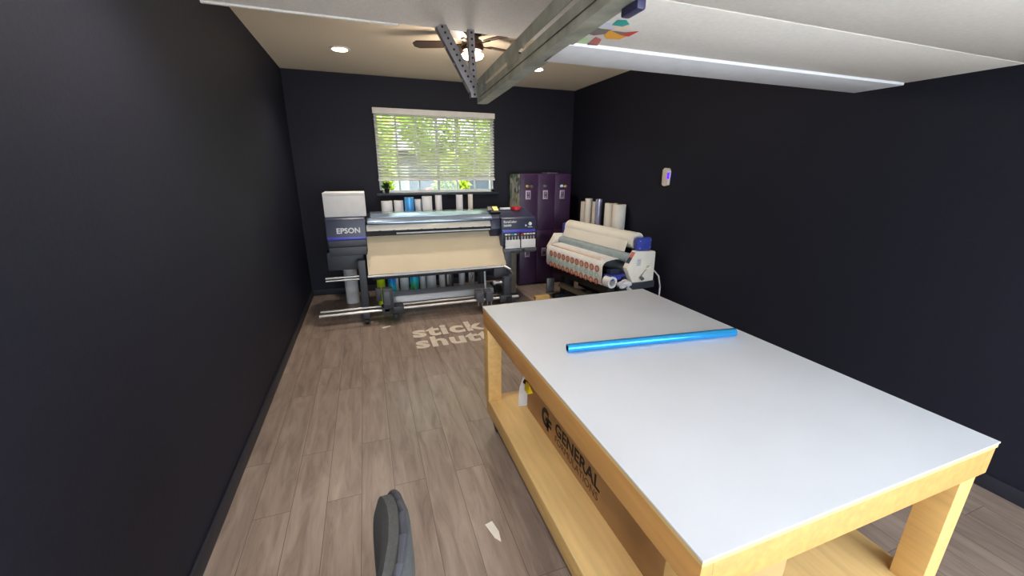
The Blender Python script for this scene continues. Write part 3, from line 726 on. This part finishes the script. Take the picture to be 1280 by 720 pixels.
# sticker artwork on the underside: loose coloured shapes
def art(pts, m, z=2.2605):
    return MB().prism(pts, 2, z-.001, z).done('sticker', m, gd)
art([(.852, 1.60), (.863, 1.579), (.917, 1.623), (.924, 1.675), (.853, 1.678)], 'ink4')
art([(.852, 1.485), (.888, 1.491), (.927, 1.486), (.932, 1.533), (.898, 1.566), (.852, 1.55)], 'ink3', 2.2603)
art([(.917, 1.58), (.954, 1.598), (.982, 1.672), (.94, 1.678), (.928, 1.641)], 'ink5', 2.2602)
art([(.93, 1.662), (.976, 1.658), (.98, 1.674), (.934, 1.679)], 'ink10', 2.2597)
art([(.936, 1.552), (.923, 1.497), (.984, 1.513), (1.027, 1.517), (1.021, 1.573), (.967, 1.582)], 'ink1', 2.2601)
art([(.918, 1.489), (.979, 1.505), (1.033, 1.464), (1.033, 1.526), (.995, 1.522)], 'ink2', 2.2596)
art([(.932, 1.494), (.988, 1.492), (1.01, 1.484), (.99, 1.516)], 'ink3', 2.2591)
art([(.9, 1.441), (.892, 1.393), (.921, 1.382), (.955, 1.412), (.946, 1.442)], 'ink0')
art([(.923, 1.46), (.963, 1.427), (.989, 1.453), (.943, 1.48)], 'ink6')
art([(.853, 1.42), (.889, 1.419), (.921, 1.476), (.853, 1.477)], 'ink9')
art([(.853, 1.282), (.874, 1.284), (.892, 1.314), (.853, 1.308)], 'ink8')
art([(.886, 1.301), (.885, 1.283), (.921, 1.288), (.921, 1.318)], 'ink8')
hd = MB().box(.835, .868, 1.2, 1.29, 2.228, 2.262, .008).done('lift_handle', 'ink7', gd)
# track: steel channel with a reinforcing angle above it, slightly askew like the photo
tr = thing('door_track', 'galvanised steel garage door track running from front toward window', 'track', (.85, 1.4, 2.3))
def along(y): return .89-.062*(3.3-y)
def rail(prof, y0, y1, m, name, par):
    mb = MB(); A = [mb.bm.verts.new((along(y0)+p[0], y0, 2.25+p[1])) for p in prof]; B = [mb.bm.verts.new((along(y1)+p[0], y1, 2.25+p[1])) for p in prof]
    n = len(prof); mb.bm.faces.new(A[::-1]); mb.bm.faces.new(B)
    for i in range(n): mb.bm.faces.new((A[i], A[(i+1) % n], B[(i+1) % n], B[i]))
    return mb.done(name, m, par)
rail([(0, .0), (.06, 0), (.06, .012), (.0565, .012), (.0815, .0035), (.0035, .0035), (.0035, .078), (.03, .078), (.03, .0815), (0, .0815)], -.4, 3.3, 'galv', 'channel', tr)
rail([(-.004, .100), (-.0005, .100), (-.0005, .16), (.035, .16), (.035, .1635), (-.004, .1635)], -.4, 3.26, 'galv', 'reinforcing_angle', tr)
rail([(-.003, .034), (-.0002, .034), (-.0002, .038), (-.003, .038)], -.4, 3.2, 'galv_dark', 'seam', tr)
for y0, y1 in ((3.0, 3.3), (2.2, 2.42), (1.2, 1.4), (.3, .5)): rail([(-.003, .06), (0.0002, .06), (0.0002, .12), (-.003, .12)], y0, y1, 'galv', 'splice_plate', tr)
for y in (1.0, 2.1, 3.1): MB().tube((along(y)-.004, y, 2.345), (along(y)-.012, y, 2.345), .011, seg=6).done('bolt', 'steel', tr)
rl = MB().tube((along(1.9)+.03, 1.9, 2.29), (GX0+.03, 1.9, 2.29), .008).tube((along(1.9)+.02, 1.9, 2.29), (along(1.9)+.035, 1.9, 2.29), .022).done('roller', 'steel', tr)
# perforated hangers
def perforated(a, b, w_, th, name, label, holes):
    a, b = Vector(a), Vector(b); d = (b-a); L = d.length
    t = thing(name, label, 'bracket', tuple(a), 'perforated steel hangers of the garage door track')
    z = d.normalized(); x = Vector((0, 1, 0)).cross(z).normalized(); y = z.cross(x)
    R = Matrix((x, y, z)).transposed().to_4x4(); R.translation = a
    mb = MB().box(-w_/2, w_/2, -th/2, th/2, 0, L, .001).box(-w_/2, -w_/2+th, -th/2, w_*.8, 0, L, .001); mb.bm.transform(R); st = mb.done('angle', 'hanger_steel', t)
    h = MB()
    for i in range(holes):
        zz = L*(i+.5)/holes
        h.tube((.003, -th/2-.0006, zz), (.003, -th/2+.0002, zz), .0085, seg=12)
        if i % 3 == 2: q = MB().tube((-w_/2-.001, w_*.3, zz), (-w_/2-.008, w_*.3, zz), .009, seg=6); q.bm.transform(R); q.done('bolt', 'steel', st)
    h.bm.transform(R); h.done('hole', 'slot_black', st)
perforated((.858, 3.27, 2.29), (.842, 3.27, 2.75), .05, .0035, 'track_hanger', 'upright perforated steel hanger holding the track end', 11)
perforated((.852, 3.24, 2.34), (.61, 3.24, 2.75), .075, .0035, 'track_brace', 'slanted perforated steel brace left of the upright track hanger', 12)

# ------------------------------------------------------------------ ceiling fan, downlights and added fill lights
FX, FY = 1.035, 3.98
fn = thing('ceiling_fan', 'dark bronze ceiling fan with glowing bowl light behind the door track', 'fan', (FX, FY, ZC))
MB().lathe([(.085, 0), (.085, -.02), (.06, -.03), (.06, -.06), (.09, -.07), (.105, -.12), (.09, -.15), (.05, -.16), (0, -.16)], (FX, FY, ZC)).done('motor_hub', 'bronze', fn)
MB().lathe([(.04, -.162), (.098, -.180), (.1, -.188), (.085, -.208), (.05, -.220), (0, -.223)], (FX, FY, ZC)).done('light_bowl', 'bowl_glow', fn)
for k in range(5):
    a = 2*PI*k/5+.25; R = Matrix.Translation((FX, FY, ZC-.095)) @ Matrix.Rotation(a, 4, 'Z') @ Matrix.Rotation(math.radians(10), 4, 'X')
    mb = MB().prism([(.17, -.045), (.3, -.06), (.5, -.065), (.54, -.03), (.54, .03), (.5, .065), (.3, .06), (.17, .045)], 2, -.004, .004); mb.bm.transform(R); bd_ = mb.done('blade', 'fan_blade', fn)
    mb = MB().box(.09, .2, -.015, .015, -.012, -.004); mb.bm.transform(R); mb.done('blade_arm', 'bronze', bd_)
for x, y, zc_, lb in ((-.3, 1.95, ZS, 'added unseen fill light in the lower front ceiling above the floor lettering'), (-.2, .4, ZS, 'added unseen fill light in the lower front ceiling above the chair'), (2.11, 5.01, ZC, 'round recessed ceiling light glowing near the back right corner'), (-.12, 4.95, ZC, 'round recessed ceiling light glowing above the printer left end')):  # front pair is added out of view to even out the light
    t = thing('real_and_added_ceiling_light', lb, 'light', (x, y, zc_), 'real and added recessed ceiling lights')
    MB().hollow((x, y, zc_-.012), (x, y, zc_+.004), .10, .075).done('trim_ring', 'rail_white', t)
    MB().lathe([(.074, -.001), (.074, -.011), (.05, -.016), (0, -.017)], (x, y, zc_)).done('lamp', 'lamp_glow', t)

# ------------------------------------------------------------------ light
def lamp(kind, name, loc, energy, col, **k):
    l = bpy.data.lights.new(name, kind); l.energy = energy; l.color = col
    for a, b in k.items(): setattr(l, a, b)
    o = bpy.data.objects.new(name, l); C.objects.link(o); o.location = loc; return o
sun = lamp('SUN', 'sun', (0, 0, 10), 7, (1, .95, .86), angle=math.radians(.6))
sun.rotation_euler = Vector((-.2, .3, -.93)).to_track_quat('-Z', 'Y').to_euler()
for x, y in ((2.11, 5.01), (-.12, 4.95)):
    lamp('SPOT', 'real_and_added_downlight', (x, y, ZC-.02), 62, (1, .91, .82), spot_size=math.radians(125), spot_blend=.9, shadow_soft_size=.06)
lamp('POINT', 'fan_light', (FX, FY, ZC-.30), 12, (1, .88, .76), shadow_soft_size=.1)
for x, y, e_ in ((-.3, 1.95, 60), (-.2, .4, 18)):  # fill spots for the added front pair
    lamp('SPOT', 'real_and_added_downlight', (x, y, ZS-.02), e_, (1, .95, .90), spot_size=math.radians(150), spot_blend=.8, shadow_soft_size=.08)
pt_ = lamp('AREA', 'door_opening_portal', ((EX0+DX1)/2, YF-.16, DZ/2), 1, (1, 1, 1), shape='RECTANGLE', size=DX1-EX0, size_y=DZ)
pt_.rotation_euler = (math.radians(90), 0, 0); pt_.data.cycles.is_portal = True

wd = bpy.data.worlds.new('sky'); sc.world = wd; wd.use_nodes = True
nt = wd.node_tree; bg = nt.nodes['Background']
bg.inputs[0].default_value = (.80, .90, 1.0, 1); bg.inputs[1].default_value = 5.5

# ------------------------------------------------------------------ camera
R = ((.942, -.092, .324), (-.337, -.269, .902), (.005, -.959, -.284))
F = 496.
import itertools
dX = Vector((1440, -140, F)).normalized(); dY = Vector((-185, -148, F)); dY = (dY-dX*dX.dot(dY)).normalized(); dZ = dX.cross(dY)
if dZ.y > 0: dZ = -dZ
right = Vector((dX.x, dY.x, dZ.x)); down = Vector((dX.y, dY.y, dZ.y)); fwd = Vector((dX.z, dY.z, dZ.z))
cam = bpy.data.cameras.new('camera'); co = bpy.data.objects.new('camera', cam); C.objects.link(co)
mt = Matrix((right, -down, -fwd)).transposed().to_4x4(); mt.translation = (0, 0, 1.75); co.matrix_world = mt
cam.sensor_width = 36; cam.lens = F/1280*36; cam.clip_start = .05; cam.clip_end = 100
sc.camera = co
sc.view_settings.view_transform = 'Standard'; sc.view_settings.look = 'None'; sc.view_settings.gamma = 1; sc.view_settings.use_curve_mapping = False
sc.view_settings.exposure = 0.85
sc.cycles.use_denoising = True; sc.cycles.max_bounces = 8; sc.cycles.diffuse_bounces = 5
for o in list(bpy.data.objects):
    if '_local' in o: del o['_local']
